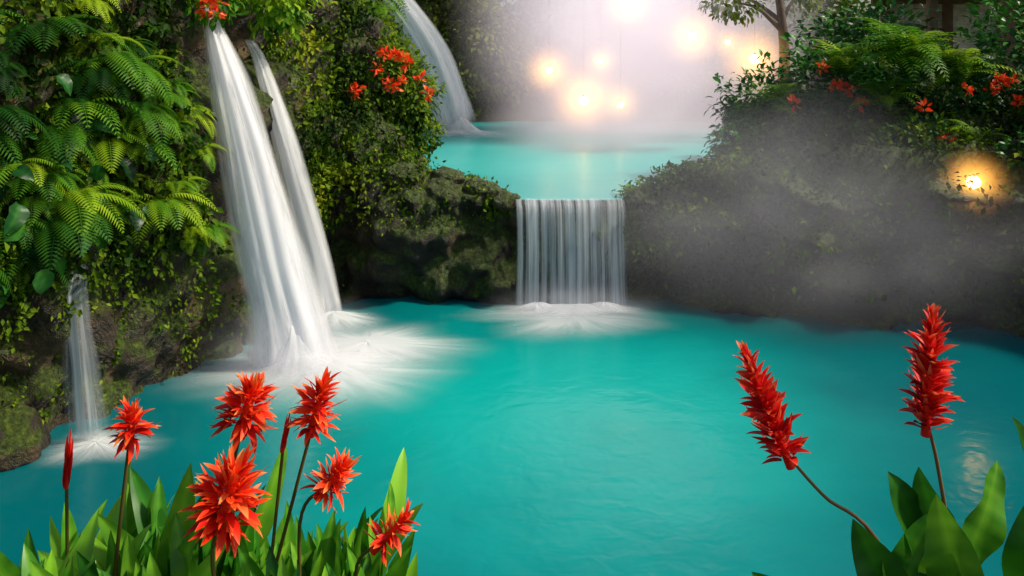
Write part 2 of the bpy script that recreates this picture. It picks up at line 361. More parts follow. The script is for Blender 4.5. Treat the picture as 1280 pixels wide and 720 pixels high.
b = Batch()
mp = np.array([(-3.05, 8.05, 3.42), (-2.96, 7.95, 3.2), (-2.78, 7.85, 2.7), (-2.55, 7.75, 1.95), (-2.3, 7.65, 1.0), (-2.12, 7.6, 0.35), (-2.05, 7.55, -0.02)])
mw = [0.1, 0.2, 0.4, 0.56, 0.7, 0.8, 0.95]
for k in range(3):
    ribbon(b, mp+np.array([0.02*k, -0.05*k, 0]), [w*(1-0.1*k) for w in mw], (1, 0.25, 0), 60, 20, 0.12, k+1, fade1=0.04, edge=0.4, rag=0.15)
b.build('waterfall', M_FALL)
b = Batch()
mp2 = np.array([(-2.95, 8.95, 3.1), (-2.8, 8.9, 2.85), (-2.58, 8.85, 2.2), (-2.33, 8.85, 1.3), (-2.12, 8.85, 0.5), (-2.03, 8.85, -0.02)])
for k in range(2):
    ribbon(b, mp2+np.array([0.01*k, -0.05*k, 0]), [0.1, 0.16, 0.28, 0.34, 0.34, 0.36], (1, 0.2, 0), 50, 14, 0.08, k+11, edge=0.5, rag=0.2)
b.build('waterfall', M_FALL)
b = Batch()
for k in range(2):
    ribbon(b, [(-3.42, 6.35, 1.35), (-3.38, 6.2, 1.1), (-3.3, 6.12, 0.6), (-3.22, 6.08, -0.02)], [0.1, 0.2, 0.26, 0.32], (1, 0.2, 0), 40, 12, 0.05, k+21, edge=0.6, rag=0.2)
b.build('small_waterfall', M_THIN)
b = Batch()
mp3 = np.array([(-4.2, 16.3, 4.9), (-3.4, 16.4, 4.6), (-2.75, 16.5, 4.2), (-2.2, 16.7, 3.6), (-1.7, 16.9, 2.8), (-1.4, 17, 1.95), (-1.2, 17.1, 1.17)])
for k in range(4):
    ribbon(b, mp3+np.array([0.0, -0.06*k, 0.03*k]), [0.8, 0.8, 0.75, 0.75, 0.8, 0.9, 1.1], (0.9, 0.2, 0.45), 60, 20, 0.1, k+31, edge=0.4, rag=0.15)
b.build('upper_waterfall', M_FALL)
b = Batch()
for k in range(2):
    ribbon(b, [(0.69, 9.66-0.02*k, 1.186), (0.69, 9.5-0.02*k, 1.17), (0.69, 9.38-0.03*k, 1.05), (0.69, 9.3-0.04*k, 0.6), (0.69, 9.26-0.04*k, -0.01)], [1.3, 1.3, 1.28, 1.27, 1.3], (1, 0, 0), 50, 40, 0.0, k+41, edge=0.06, fade1=0.02)
b.build('pool_cascade', M_THIN)

def foam(batch, c, rx, ry, h, seed, amp=1.0, nr=20, na=90):
    V = []; T = []; U = []
    for i in range(nr):
        r = i/(nr-1)
        for j in range(na+1):
            a = 2*math.pi*j/na
            rr = r*(1+0.3*noise.noise(Vector((math.cos(a)*1.5, math.sin(a)*1.5, seed)))+0.1*noise.noise(Vector((math.cos(a)*6, math.sin(a)*6, seed))))
            x = math.cos(a)*rx*rr; y = math.sin(a)*ry*rr
            V.append((c[0]+x, c[1]+y, c[2]+0.006+h*math.exp(-(r*2.1)**2)*(1+0.3*noise.noise(Vector((math.cos(a)*2, math.sin(a)*2+r*3, seed+9))))))
            T.append(amp*float(sm(1-r))**1.3); U.append([a/6.28*2.0+seed, r*0.6])
    batch.add(np.array(V), grid_quads(nr, na+1), None, np.array(T), 0, np.array(U))
b = Batch()
foam(b, (-1.75, 7.45, 0.0), 1.6, 1.1, 0.03, 1, 1.4); foam(b, (-1.85, 7.5, 0.01), 1.05, 0.75, 0.08, 2, 1.5); foam(b, (-2.02, 7.5, 0.02), 0.65, 0.45, 0.2, 3, 1.3); foam(b, (-2.05, 7.5, 0.03), 0.45, 0.35, 0.38, 12, 0.9)
foam(b, (-1.45, 8.0, 0.012), 1.2, 0.8, 0.04, 4, 1.3); foam(b, (-1.95, 8.72, 0.01), 0.7, 0.45, 0.1, 5, 1.3)
b.build('waterfall_foam', M_FOAM)
b = Batch(); foam(b, (0.69, 8.9, 0.0), 1.45, 0.75, 0.02, 6, amp=1.4); foam(b, (0.69, 9.1, 0.01), 1.05, 0.38, 0.06, 7, amp=1.6); foam(b, (0.3, 9.13, 0.014), 0.45, 0.22, 0.07, 17, 1.2); foam(b, (1.05, 9.13, 0.018), 0.45, 0.22, 0.07, 18, 1.2); b.build('cascade_foam', M_FOAM)
b = Batch(); foam(b, (-1.1, 16.9, Z1), 1.4, 0.9, 0.1, 8, 1.2); foam(b, (-1.1, 16.9, Z1), 0.8, 0.4, 0.35, 10); b.build('upper_waterfall_foam', M_FOAM)
b = Batch(); foam(b, (-3.12, 6.0, 0.0), 0.5, 0.38, 0.04, 9, 1.1); b.build('small_waterfall_foam', M_FOAM)

# ------------------------------------------------------------------ foliage on cliffs
def pick(G, Nn, n, wfun):
    a, c, _ = G.shape
    idx = rng.integers(0, a*c, n*6); P = G.reshape(-1, 3)[idx]; Q = Nn.reshape(-1, 3)[idx]
    w = wfun(P); k = rng.random(len(P)) < w
    return P[k][:n], Q[k][:n]
def facew(P, Q, tx):
    s = np.sign((Q*(tx-P)).sum(1)); s[s == 0] = 1; return Q*s[:, None]
FALLS = np.vstack([catmull(mp, 30), catmull(mp2, 30)])
def clear_of_falls(P, d=0.42):
    D = np.linalg.norm(P[:, None, :]-FALLS[None], axis=2).min(1); return (D > d).astype(float)
def patch(P, s, th_=0.0, soft=0.15):
    return np.clip((np.array([noise.noise(Vector(p)*s) for p in P])-th_)/soft, 0, 1)

center = np.array([1.0, 8.0, 2.0])
def up_w(P):
    z = P[:, 2]; y = P[:, 1]
    lim = np.where(y < 7.7, 1.2, np.where(y < 9.3, 2.6, 1.0))
    return (z > lim)*(y > 3.5)*(y < 18)*clear_of_falls(P, 0.5)
bf = Batch()
P, Q = pick(GL, NL, 290, lambda P: up_w(P)*(P[:, 1] < 9.0)*(P[:, 2] < 4.6))
Q = facew(P, Q, center)
for p, q in zip(P, Q):
    h = nrm(np.array([q[0], q[1], 0])+1e-6); lat = np.array([-h[1], h[0], 0])
    k = rng.integers(6, 11); s0 = rng.uniform(0.22, 0.6)*(0.6 if 7.0 < p[1] < 9 else 1)
    if p[1] < 6.4 and p[2] < 2.5 and rng.random() < 0.35: continue
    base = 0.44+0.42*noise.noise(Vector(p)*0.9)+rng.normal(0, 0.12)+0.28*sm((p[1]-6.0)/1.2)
    ang = np.linspace(-1.3, 1.3, k)+rng.normal(0, 0.2, k)
    D = np.cos(ang)[:, None]*h+np.sin(ang)[:, None]*lat+np.array([0, 0, 1])*rng.uniform(-0.35, 0.45, k)[:, None]
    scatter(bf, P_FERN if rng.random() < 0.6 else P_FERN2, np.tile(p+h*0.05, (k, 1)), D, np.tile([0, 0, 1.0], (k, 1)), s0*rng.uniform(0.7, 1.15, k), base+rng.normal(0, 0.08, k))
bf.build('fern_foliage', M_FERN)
bb = Batch()
P, Q = pick(GL, NL, 520, lambda P: up_w(P)*(P[:, 1] < 6.6)*(P[:, 2] < 2.9)*patch(P, 0.9, -0.3))
Q = facew(P, Q, center); n = len(P)
D = Q*0.7+np.array([0, 0, -0.8])+rng.normal(0, 0.45, (n, 3))
scatter(bb, P_HEART, P+Q*rng.uniform(0.1, 0.42, n)[:, None], D, Q+np.array([0, 0, 0.6])+rng.normal(0, 0.45, (n, 3)), rng.uniform(0.1, 0.26, n), lowtint(P, 1.2, 0.36, 0.3, 0.18))
bb.build('broad_leaf_foliage', M_BROAD)
bv = Batch()
def creeper(G, Nn, n, w, s0, s1, base=0.4, lift=0.15, tx=center, proto=P_SMALL, bt=None, amp=0.35):
    P, Q = pick(G, Nn, n, w); Q = facew(P, Q, tx); m = len(P)
    D = Q*0.5+np.array([0, 0, -0.6])+rng.normal(0, 0.55, (m, 3))
    P = P+Q*rng.uniform(0, lift, m)[:, None]+rng.normal(0, 0.03, (m, 3))
    scatter(bt or bv, proto, P, D, Q+rng.normal(0, 0.4, (m, 3)), rng.uniform(s0, s1, m), lowtint(P, 1.3, base, amp))
creeper(GL, NL, 16000, lambda P: up_w(P)*(P[:, 1] < 9.4), 0.05, 0.11, 0.38, 0.2)
creeper(GL, NL, 16000, lambda P: (P[:, 1] > 9.1)*(P[:, 1] < 14)*(P[:, 2] > 0.8)*(P[:, 2] < 4.6)*np.clip(patch(P, 1.1, -0.25), 0.07, 1)*clear_of_falls(P, 0.3), 0.04, 0.1, 0.58, 0.25, amp=0.65)
creeper(GL, NL, 9000, lambda P: (P[:, 1] > 13)*(P[:, 1] < 21)*(P[:, 2] > 1.2)*(P[:, 2] < 6), 0.08, 0.16, 0.5, 0.35)
creeper(GL, NL, 7000, lambda P: (P[:, 2] > 0.15)*(P[:, 2] < 1.6)*patch(P, 1.6, 0.0)*(P[:, 1] < 10)*clear_of_falls(P, 0.4), 0.03, 0.06, 0.6, 0.1)
V0, Q0 = pick(GL, NL, 120, lambda P: (P[:, 2] > 1.1)*(P[:, 2] < 3.4)*(P[:, 1] > 5.5)*(P[:, 1] < 11.5)*clear_of_falls(P, 0.55)); Q0 = facew(V0, Q0, center)
for p, q in zip(V0, Q0):
    l = rng.uniform(0.3, 0.9); m = int(l*90); t = rng.random(m)
    PP = p+q*0.16+np.stack([0.04*np.sin(t*7+p[1]*9), 0.04*np.cos(t*5), -t*l], 1)+rng.normal(0, 0.018, (m, 3))
    scatter(bv, P_SMALL, PP, q+rng.normal(0, 0.5, (m, 3))+[0, 0, -0.5], q+rng.normal(0, 0.4, (m, 3)), rng.uniform(0.035, 0.07, m), 0.6+0.2*noise.noise(Vector(p)*3)+rng.normal(0, 0.12, m))
bv.build('creeper_foliage', M_VINE)

def bush(batch, c, r, n, s, base=0.45, proto=P_LEAF, mi=0, shell=0.55):
    c = np.array(c, float); r = np.array(r, float)
    d = nrm(rng.normal(size=(n, 3))); rad = rng.uniform(shell, 1.0, n)
    rad *= 1+0.5*np.array([noise.noise(Vector(x)*1.8+Vector(c)) for x in d])
    P = c+d*r*rad[:, None]
    D = d+np.array([0, 0, -0.25])+rng.normal(0, 0.45, (n, 3))
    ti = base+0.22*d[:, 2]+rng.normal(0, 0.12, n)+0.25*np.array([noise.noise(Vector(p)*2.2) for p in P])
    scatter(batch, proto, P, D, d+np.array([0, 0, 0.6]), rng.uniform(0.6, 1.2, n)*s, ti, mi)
def blooms(batch, cs, n, r, s, mi=0):
    for c in cs:
        d = nrm(rng.normal(size=(n, 3))+np.array([0, -0.5, 0.3]))
        scatter(batch, P_LEAF, np.array(c)+d*r*0.3, d+rng.normal(0, 0.2, (n, 3)), rng.normal(size=(n, 3)), s*rng.uniform(0.7, 1.1, n), rng.uniform(0.3, 0.8, n), mi)
b = Batch()
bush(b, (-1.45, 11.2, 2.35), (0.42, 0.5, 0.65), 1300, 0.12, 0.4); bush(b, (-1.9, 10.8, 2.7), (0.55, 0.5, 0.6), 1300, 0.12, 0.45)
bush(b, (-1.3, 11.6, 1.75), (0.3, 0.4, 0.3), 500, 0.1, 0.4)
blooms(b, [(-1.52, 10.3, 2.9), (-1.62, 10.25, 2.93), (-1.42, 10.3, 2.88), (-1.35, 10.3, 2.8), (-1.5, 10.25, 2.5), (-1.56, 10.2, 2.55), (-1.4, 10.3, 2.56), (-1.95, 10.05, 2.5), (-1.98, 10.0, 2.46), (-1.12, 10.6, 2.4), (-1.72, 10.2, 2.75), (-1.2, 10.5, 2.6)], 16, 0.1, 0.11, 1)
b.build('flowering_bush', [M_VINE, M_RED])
b = Batch()
bush(b, (-2.9, 7.75, 3.5), (0.3, 0.3, 0.25), 300, 0.13, 0.5)
bush(b, (-2.5, 8.6, 3.6), (0.4, 0.4, 0.45), 700, 0.13, 0.7)
blooms(b, [(-2.85, 7.45, 3.36), (-2.8, 7.4, 3.4), (-2.88, 7.45, 3.45), (-2.76, 7.45, 3.32), (-2.72, 7.4, 3.42)], 14, 0.09, 0.1, 1)
b.build('flowering_bush', [M_FERN, M_RED])

# ------------------------------------------------------------------ right bank foliage
b = Batch(); center_r = np.array([2, 5, 3.0])
creeper(GD, ND, 24000, lambda P: (P[:, 0] > 1.4)*(P[:, 2] > 0.25)*np.clip(patch(P, 0.9, -0.25)+0.25+(P[:, 2] > 1.2), 0, 1), 0.04, 0.1, 0.45, 0.18, center_r, P_SMALL, b, 0.5)
creeper(GD, ND, 3500, lambda P: (P[:, 0] < 0.0)*(P[:, 2] > 0.9)*patch(P, 1.5, -0.15), 0.03, 0.07, 0.6, 0.06, center_r, P_SMALL, b)
b.build('bank_creeper_foliage', M_VINE)
b = Batch()
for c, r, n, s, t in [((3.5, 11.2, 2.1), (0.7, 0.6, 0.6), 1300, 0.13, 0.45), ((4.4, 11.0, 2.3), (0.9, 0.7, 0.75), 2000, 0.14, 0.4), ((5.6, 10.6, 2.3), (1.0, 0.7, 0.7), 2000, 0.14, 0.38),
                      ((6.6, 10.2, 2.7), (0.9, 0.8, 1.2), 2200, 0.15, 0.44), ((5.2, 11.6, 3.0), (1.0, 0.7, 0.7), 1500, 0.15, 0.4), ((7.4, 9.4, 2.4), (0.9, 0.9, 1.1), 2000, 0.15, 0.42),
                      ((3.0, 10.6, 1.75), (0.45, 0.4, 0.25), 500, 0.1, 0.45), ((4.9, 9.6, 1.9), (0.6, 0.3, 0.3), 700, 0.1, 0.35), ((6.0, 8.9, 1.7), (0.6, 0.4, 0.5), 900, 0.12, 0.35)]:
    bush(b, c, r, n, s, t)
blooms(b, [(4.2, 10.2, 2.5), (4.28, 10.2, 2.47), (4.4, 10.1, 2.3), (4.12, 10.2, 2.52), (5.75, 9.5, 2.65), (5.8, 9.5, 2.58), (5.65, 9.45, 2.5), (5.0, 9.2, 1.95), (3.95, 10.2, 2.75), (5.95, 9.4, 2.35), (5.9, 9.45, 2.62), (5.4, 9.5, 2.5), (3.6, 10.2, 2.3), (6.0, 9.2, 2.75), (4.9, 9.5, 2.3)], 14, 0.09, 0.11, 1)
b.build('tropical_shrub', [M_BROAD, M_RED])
b = Batch()
for cx, cy, cz, s0, k in [(4.9, 10.0, 2.75, 0.95, 44), (5.5, 9.9, 2.6, 0.8, 34), (4.3, 10.5, 2.7, 0.7, 26), (3.55, 10.6, 2.2, 0.6, 22), (6.3, 9.4, 2.4, 0.7, 26), (4.6, 9.9, 2.3, 0.6, 22), (5.3, 9.2, 1.9, 0.45, 18)]:
    ang = rng.uniform(0, 2*math.pi, k)
    D = np.stack([np.cos(ang), np.sin(ang), rng.uniform(0.1, 1.8, k)], 1)
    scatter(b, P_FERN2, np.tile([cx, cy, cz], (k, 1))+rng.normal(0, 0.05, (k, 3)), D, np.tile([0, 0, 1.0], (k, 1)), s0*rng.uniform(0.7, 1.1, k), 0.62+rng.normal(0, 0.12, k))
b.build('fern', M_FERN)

# ------------------------------------------------------------------ trees
def limb(batch, pts, r0, r1, mi=0, ns=8, n=14, tint=0.5):
    C = catmull(pts, n); tg = nrm(np.gradient(C, axis=0)); V = []
    for i in range(n):
        a = nrm(np.cross(tg[i], [0.3, 1, 0.1])); c = np.cross(tg[i], a); r = r0+(r1-r0)*i/(n-1)
        for j in range(ns):
            th_ = 2*math.pi*j/ns; rr = r*(1+0.12*noise.noise(Vector((j*2.0, i*0.7, r0*9))))
            V.append(C[i]+(a*math.cos(th_)+c*math.sin(th_))*rr)
    Q = [[i*ns+j, i*ns+(j+1) % ns, (i+1)*ns+(j+1) % ns, (i+1)*ns+j] for i in range(n-1) for j in range(ns)]
    batch.add(np.array(V), Q, None, tint, mi)
def tree(x, y, H, R, n, leaf=0.2, tint=0.4, mat=M_FAR):
    z0 = float(th(np.array(x), np.array(y)))-0.1
    b = Batch()
    top = np.array([x+rng.normal(0, 0.2), y, z0+H*0.8])
    limb(b, [(x, y, z0), (x+0.08, y, z0+H*0.3), (x-0.05, y, z0+H*0.55), top], 0.035*H*0.5+0.05, 0.03, 1)
    for k in range(9):
        a = rng.uniform(0, 6.28); f = rng.uniform(0.4, 0.8); l = R*rng.uniform(0.6, 1.0)
        s = np.array([x, y, z0+H*f]); e = s+np.array([math.cos(a)*l, math.sin(a)*l, l*0.5])
        limb(b, [s, (s+e)/2+[0, 0, 0.15], e], 0.05, 0.015, 1, 6, 6)
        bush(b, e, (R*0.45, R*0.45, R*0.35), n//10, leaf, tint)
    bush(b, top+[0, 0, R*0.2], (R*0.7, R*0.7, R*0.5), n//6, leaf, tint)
    b.build('tree', [mat, M_BARK])
tree(5.2, 15.5, 5.0, 1.3, 3000, 0.14, 0.6, M_VINE)
tree(8.6, 12.0, 4.2, 1.6, 4500, 0.16, 0.4, M_BROAD)
tree(-0.9, 20.5, 4.5, 1.6, 5000, 0.2, 0.55)
tree(7.2, 19.0, 6.0, 1.8, 4000, 0.22, 0.5)
b = Batch()
for k in range(34):
    x = -14+k*1.0+rng.normal(0, 0.3)
    if 1.5 < x < 6.5: continue
    y = 27+rng.normal(0, 1.2)+abs(x-3)*-0.15
    bush(b, (x, y, rng.uniform(3.0, 4.8)), (1.6, 1.2, 1.8), 700, 0.32, 0.45, P_SMALL)
b.build('distant_tree_line', M_FAR)
b = Batch()
for c, r, n in [((-0.9, 19.8, 3.2), (0.9, 0.7, 1.3), 2400), ((-0.3, 20.2, 2.6), (0.9, 0.7, 1.1), 2000), ((0.8, 20.8, 2.0), (1.0, 0.7, 0.5), 1000), ((5.4, 18.5, 2.2), (1.0, 0.8, 0.7), 1300), ((4.2, 19.8, 2.0), (1.0, 0.8, 0.4), 800)]:
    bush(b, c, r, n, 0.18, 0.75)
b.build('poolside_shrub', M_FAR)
b = Batch()
for cx, cy, cz, s0, k in [(-2.6, 14.6, 3.9, 0.9, 22), (-1.5, 15.4, 4.45, 1.0, 26), (-3.2, 14.8, 4.2, 0.9, 20), (-2.2, 13.2, 3.6, 0.6, 16)]:
    ang = rng.uniform(-2.4, 1.2, k); D = np.stack([np.cos(ang), np.sin(ang), rng.uniform(-0.1, 0.7, k)], 1)
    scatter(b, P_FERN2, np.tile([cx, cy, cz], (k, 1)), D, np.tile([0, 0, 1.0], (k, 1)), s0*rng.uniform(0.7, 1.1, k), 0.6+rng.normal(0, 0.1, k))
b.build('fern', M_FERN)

# ------------------------------------------------------------------ boulders
def boulder(loc, r, seed, mat=M_ROCK):
    import bmesh
    me = bpy.data.meshes.new('mossy_boulder'); bm = bmesh.new(); bmesh.ops.create_icosphere(bm, subdivisions=4, radius=1)
    for v in bm.verts:
        p = v.co.copy(); n = noise.fractal(p*1.1+Vector((seed*7, 0, 0)), 0.9, 2, 5)
        vv = noise.voronoi(p*1.3+Vector((seed*3, 0, 0)))[0]
        k = 1+0.22*n-0.25*min(0.4, vv[1]-vv[0]); v.co = Vector((p.x*r[0], p.y*r[1], p.z*r[2]))*k
    for f in bm.faces: f.smooth = True
    bm.to_mesh(me); bm.free(); me.materials.append(mat)
    o = bpy.data.objects.new('mossy_boulder', me); o.location = loc; COL.objects.link(o)
for i, (l, r) in enumerate([((-1.35, 9.75, 1.45), (0.3, 0.25, 0.16)), ((-0.85, 9.8, 1.38), (0.28, 0.25, 0.16)), ((-0.38, 9.75, 1.26), (0.26, 0.22, 0.15)), ((-0.08, 9.7, 1.15), (0.18, 0.18, 0.13)),
                            ((1.55, 9.7, 1.15), (0.2, 0.2, 0.14)), ((-3.75, 5.9, 0.1), (0.3, 0.3, 0.25)), ((-4.0, 5.5, 0.3), (0.45, 0.4, 0.5))]):
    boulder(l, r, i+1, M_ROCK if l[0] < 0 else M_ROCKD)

# ------------------------------------------------------------------ foreground ginger plants
def petal_proto(w, curl, cup=0.35):
    V = []; T = []; nl = 6
    for i in range(nl+1):
        s = i/nl; ww = w*math.sin(math.pi*min(1, 0.1+0.9*s)**0.75)**0.8 if s < 1 else 0
        for u in (-1, 0, 1):
            V.append([u*ww, s*(1-0.15*curl*s), -curl*s*s*0.5+cup*abs(u)*ww]); T.append(-0.2+0.6*s**2)
    return np.array(V), grid_quads(nl+1, 3), None, np.array(T)
PET_OPEN = petal_proto(0.15, 0.5); PET_OPEN2 = petal_proto(0.11, -0.35); PET_BR = petal_proto(0.2, 0.35, 0.5)
def flower(parent, name, base, top, rad, n, plen, kind, stem):
    base = np.array(base, float); top = np.array(top, float); A = nrm(top-base); Lh = np.linalg.norm(top-base)
    X = nrm(np.cross(A, [0.2, 1, 0.3])); Y = np.cross(A, X)
    k = np.arange(n); h = (k+0.5)/n; ph = k*2.39996+rng.normal(0, 0.35, n)
    R = np.cos(ph)[:, None]*X+np.sin(ph)[:, None]*Y
    b = Batch()
    if kind == 'open':
        a = np.radians(np.interp(h, [0, 0.5, 1], [105, 70, 12]))+rng.normal(0, 0.32, n)
        ln = plen*np.interp(h, [0, 0.4, 1], [0.8, 1.05, 0.75])*rng.uniform(0.5, 1.25, n); core = rad*0.3
        pros = [PET_OPEN, PET_OPEN2]; mat = M_RED
    else:
        a = np.radians(np.interp(h, [0, 0.15, 0.7, 1], [75, 52, 38, 10]))+rng.normal(0, 0.16, n)
        ln = plen*np.interp(h, [0, 0.15, 0.6, 1], [0.8, 1.0, 0.95, 0.5])*rng.uniform(0.75, 1.25, n); core = rad*0.3
        pros = [PET_BR, PET_OPEN2]; mat = M_CRIM
    D = R*np.sin(a)[:, None]+A*np.cos(a)[:, None]
    P = base+A*(h*Lh*(0.85 if kind == 'open' else 0.92))[:, None]+R*(core*(1-0.7*h))[:, None]
    tint = 0.47+rng.normal(0, 0.17, n)+0.12*h
    U = A*np.sin(a)[:, None]-R*np.cos(a)[:, None]+A*0.01+rng.normal(0, 0.25, (n, 3))
    sel = rng.random(n) < 0.65
    scatter(b, pros[0], P[sel], D[sel], U[sel], ln[sel], tint[sel], 0)
    scatter(b, pros[1], P[~sel], D[~sel], U[~sel], ln[~sel], tint[~sel]+0.1, 0)
    limb(b, [tuple(base-A*0.02), tuple(base+A*Lh*0.45), tuple(base+A*Lh*0.92)], 0.006+rad*0.12, 0.004, 0, 8, 8)
    limb(b, stem+[tuple(base+A*0.02)], 0.0055, 0.004, 1, 8, 20, 0.25 if kind == 'open' else 0.75)
    return b.build(name, [mat, M_STEM], True, parent)
gl = empty('red_ginger_plant', (-0.7, 2.0, 1.2)); gr = empty('red_ginger_plant', (0.95, 2.0, 1.2))
def child(o, e): o.matrix_parent_inverse = e.matrix_world.inverted()
bpy.context.view_layer.update()
fl = [  # base, top, rad, n, petal length, stem root
    ((-0.955, 2.0, 2.02), (-0.945, 2.0, 2.1), 0.05, 80, 0.055, (-1.02, 2.0, 1.2)),
    ((-0.69, 2.05, 2.03), (-0.66, 2.05, 2.15), 0.1, 150, 0.062, (-0.9, 2.05, 1.2)),
    ((-0.50, 2.0, 2.05), (-0.465, 2.0, 2.18), 0.06, 120, 0.057, (-0.72, 2.0, 1.2)),
    ((-0.66, 1.82, 1.92), (-0.62, 1.82, 2.06), 0.12, 170, 0.072, (-0.72, 1.85, 1.2)),
    ((-0.475, 2.0, 1.89), (-0.41, 2.0, 1.965), 0.06, 95, 0.052, (-0.66, 2.0, 1.2)),
    ((-0.335, 2.0, 1.755), (-0.25, 2.0, 1.845), 0.045, 64, 0.047, (-0.42, 2.0, 1.2))]
for i, (ba, to, ra, n, pl, rt) in enumerate(fl):
    A = nrm(np.array(to)-np.array(ba)); mid = (np.array(rt)+np.array(ba))/2+np.array([rng.uniform(-0.02, 0.03), 0.01, 0])
    o = flower(gl, 'flower_%d' % (i+1), ba, to, ra, n, pl, 'open', [rt, tuple(mid), tuple(np.array(ba)-A*0.08)]); child(o, gl)
def bud(e, base, top, root, nm):
    b = Batch(); base = np.array(base, float); top = np.array(top, float)
    k = 14; h = np.arange(k)/k; A = nrm(top-base); L_ = np.linalg.norm(top-base); ph = np.arange(k)*2.4
    X = nrm(np.cross(A, [0, 1, 0])); Y = np.cross(A, X); R = np.cos(ph)[:, None]*X+np.sin(ph)[:, None]*Y
    scatter(b, petal_proto(0.09, 0.0, 0.8), base+A*(h*L_*0.55)[:, None]+R*0.002, A+R*0.06, R, L_*0.45, 0.45+rng.normal(0, 0.08, k), 0)
    limb(b, [root, tuple((np.array(root)+base)/2+[0.01, 0, 0]), tuple(base+A*0.02)], 0.005, 0.004, 1, 8, 14, 0.2)
    limb(b, [tuple(base), tuple(base+A*L_*0.4), tuple(top)], 0.006, 0.0015, 0, 8, 8)
    child(b.build(nm, [M_CRIM, M_STEM], True, e), e)
bud(gl, (-1.115, 2.0, 1.9), (-1.103, 2.0, 2.045), (-1.13, 2.0, 1.2), 'bud_1'); bud(gl, (-0.575, 2.0, 1.99), (-0.555, 2.0, 2.09), (-0.68, 2.0, 1.2), 'bud_2')
o = flower(gr, 'flower_1', (0.69, 2.0, 1.97), (0.575, 2.0, 2.26), 0.05, 155, 0.064, 'spike', [(1.15, 2.0, 1.2), (0.93, 2.0, 1.74), (0.78, 2.0, 1.88)]); child(o, gr)
o = flower(gr, 'flower_2', (1.035, 2.0, 2.05), (1.055, 2.0, 2.36), 0.05, 160, 0.064, 'spike', [(1.14, 2.0, 1.2), (1.11, 2.0, 1.65), (1.065, 2.0, 1.95)]); child(o, gr)
P_LANCE = proto_leaf(0.085, 12, 2, 0.05, 0.22, 0.3, 0.4, 0.1, 0.12)
P_LANCE2 = proto_leaf(0.14, 18, 3, 0.05, 0.18, 0.3, 0.45, 0.15, 0.22)
b = Batch(); n = 1150
P = np.stack([rng.uniform(-1.22, -0.36, n), rng.uniform(1.6, 2.25, n), rng.uniform(1.25, 1.5, n)], 1)
D = np.stack([rng.normal(0, 0.45, n), rng.normal(-0.1, 0.35, n), np.ones(n)], 1)
U = np.stack([rng.normal(0, 0.9, n), -np.ones(n), rng.normal(0.2, 0.3, n)], 1)
hgt = 0.16+0.21*np.clip(0.75+0.9*np.array([noise.noise(Vector(p)*4) for p in P]), 0.2, 1.25)
scatter(b, P_LANCE, P, D, U, hgt*rng.uniform(0.7, 1.25, n), 0.48+rng.normal(0, 0.23, n)+0.3*(P[:, 2]-1.3))
child(b.build('leaves', M_LANCE, True, gl), gl)
b = Batch()
LV = [((1.16, 1.95, 1.5), (-0.35, -0.1, 0.9), 0.48), ((1.25, 1.9, 1.55), (0.0, -0.1, 1), 0.66), ((1.33, 1.95, 1.5), (0.03, 0, 1), 0.6), ((1.15, 1.85, 1.49), (-0.7, -0.2, 0.5), 0.45), ((1.14, 2.05, 1.47), (-0.3, 0, 1), 0.5),
      ((1.0, 1.9, 1.52), (-0.45, -0.1, 0.8), 0.45), ((0.98, 1.95, 1.55), (-0.8, -0.1, 0.4), 0.42), ((1.22, 2.05, 1.49), (-0.5, 0, 1), 0.5), ((1.3, 1.85, 1.42), (0.2, -0.1, 1), 0.55), ((0.88, 1.9, 1.5), (0.1, -0.1, 1), 0.36),
      ((1.05, 1.8, 1.44), (0.3, -0.1, 1), 0.4), ((1.15, 2.1, 1.58), (0.4, 0.1, 0.6), 0.4), ((0.92, 2.0, 1.5), (0.4, 0, 1), 0.4), ((1.33, 2.0, 1.42), (-0.1, 0, 1), 0.5), ((1.08, 2.0, 1.49), (-0.15, -0.2, 1), 0.38), ((1.2, 1.8, 1.42), (-0.1, -0.2, 1), 0.4), ((0.82, 1.85, 1.5), (-0.4, -0.2, 1), 0.34), ((0.8, 1.95, 1.53), (-0.7, -0.2, 0.7), 0.34), ((1.1, 1.75, 1.44), (-0.5, 0, 0.8), 0.4)]
for p, d, s in LV:
    scatter(b, P_LANCE2, [p], [d], [[rng.normal(0, 0.7), -1, 0.3]], s, 0.42+rng.normal(0, 0.2))
child(b.build('leaves', M_LANCE, True, gr), gr)

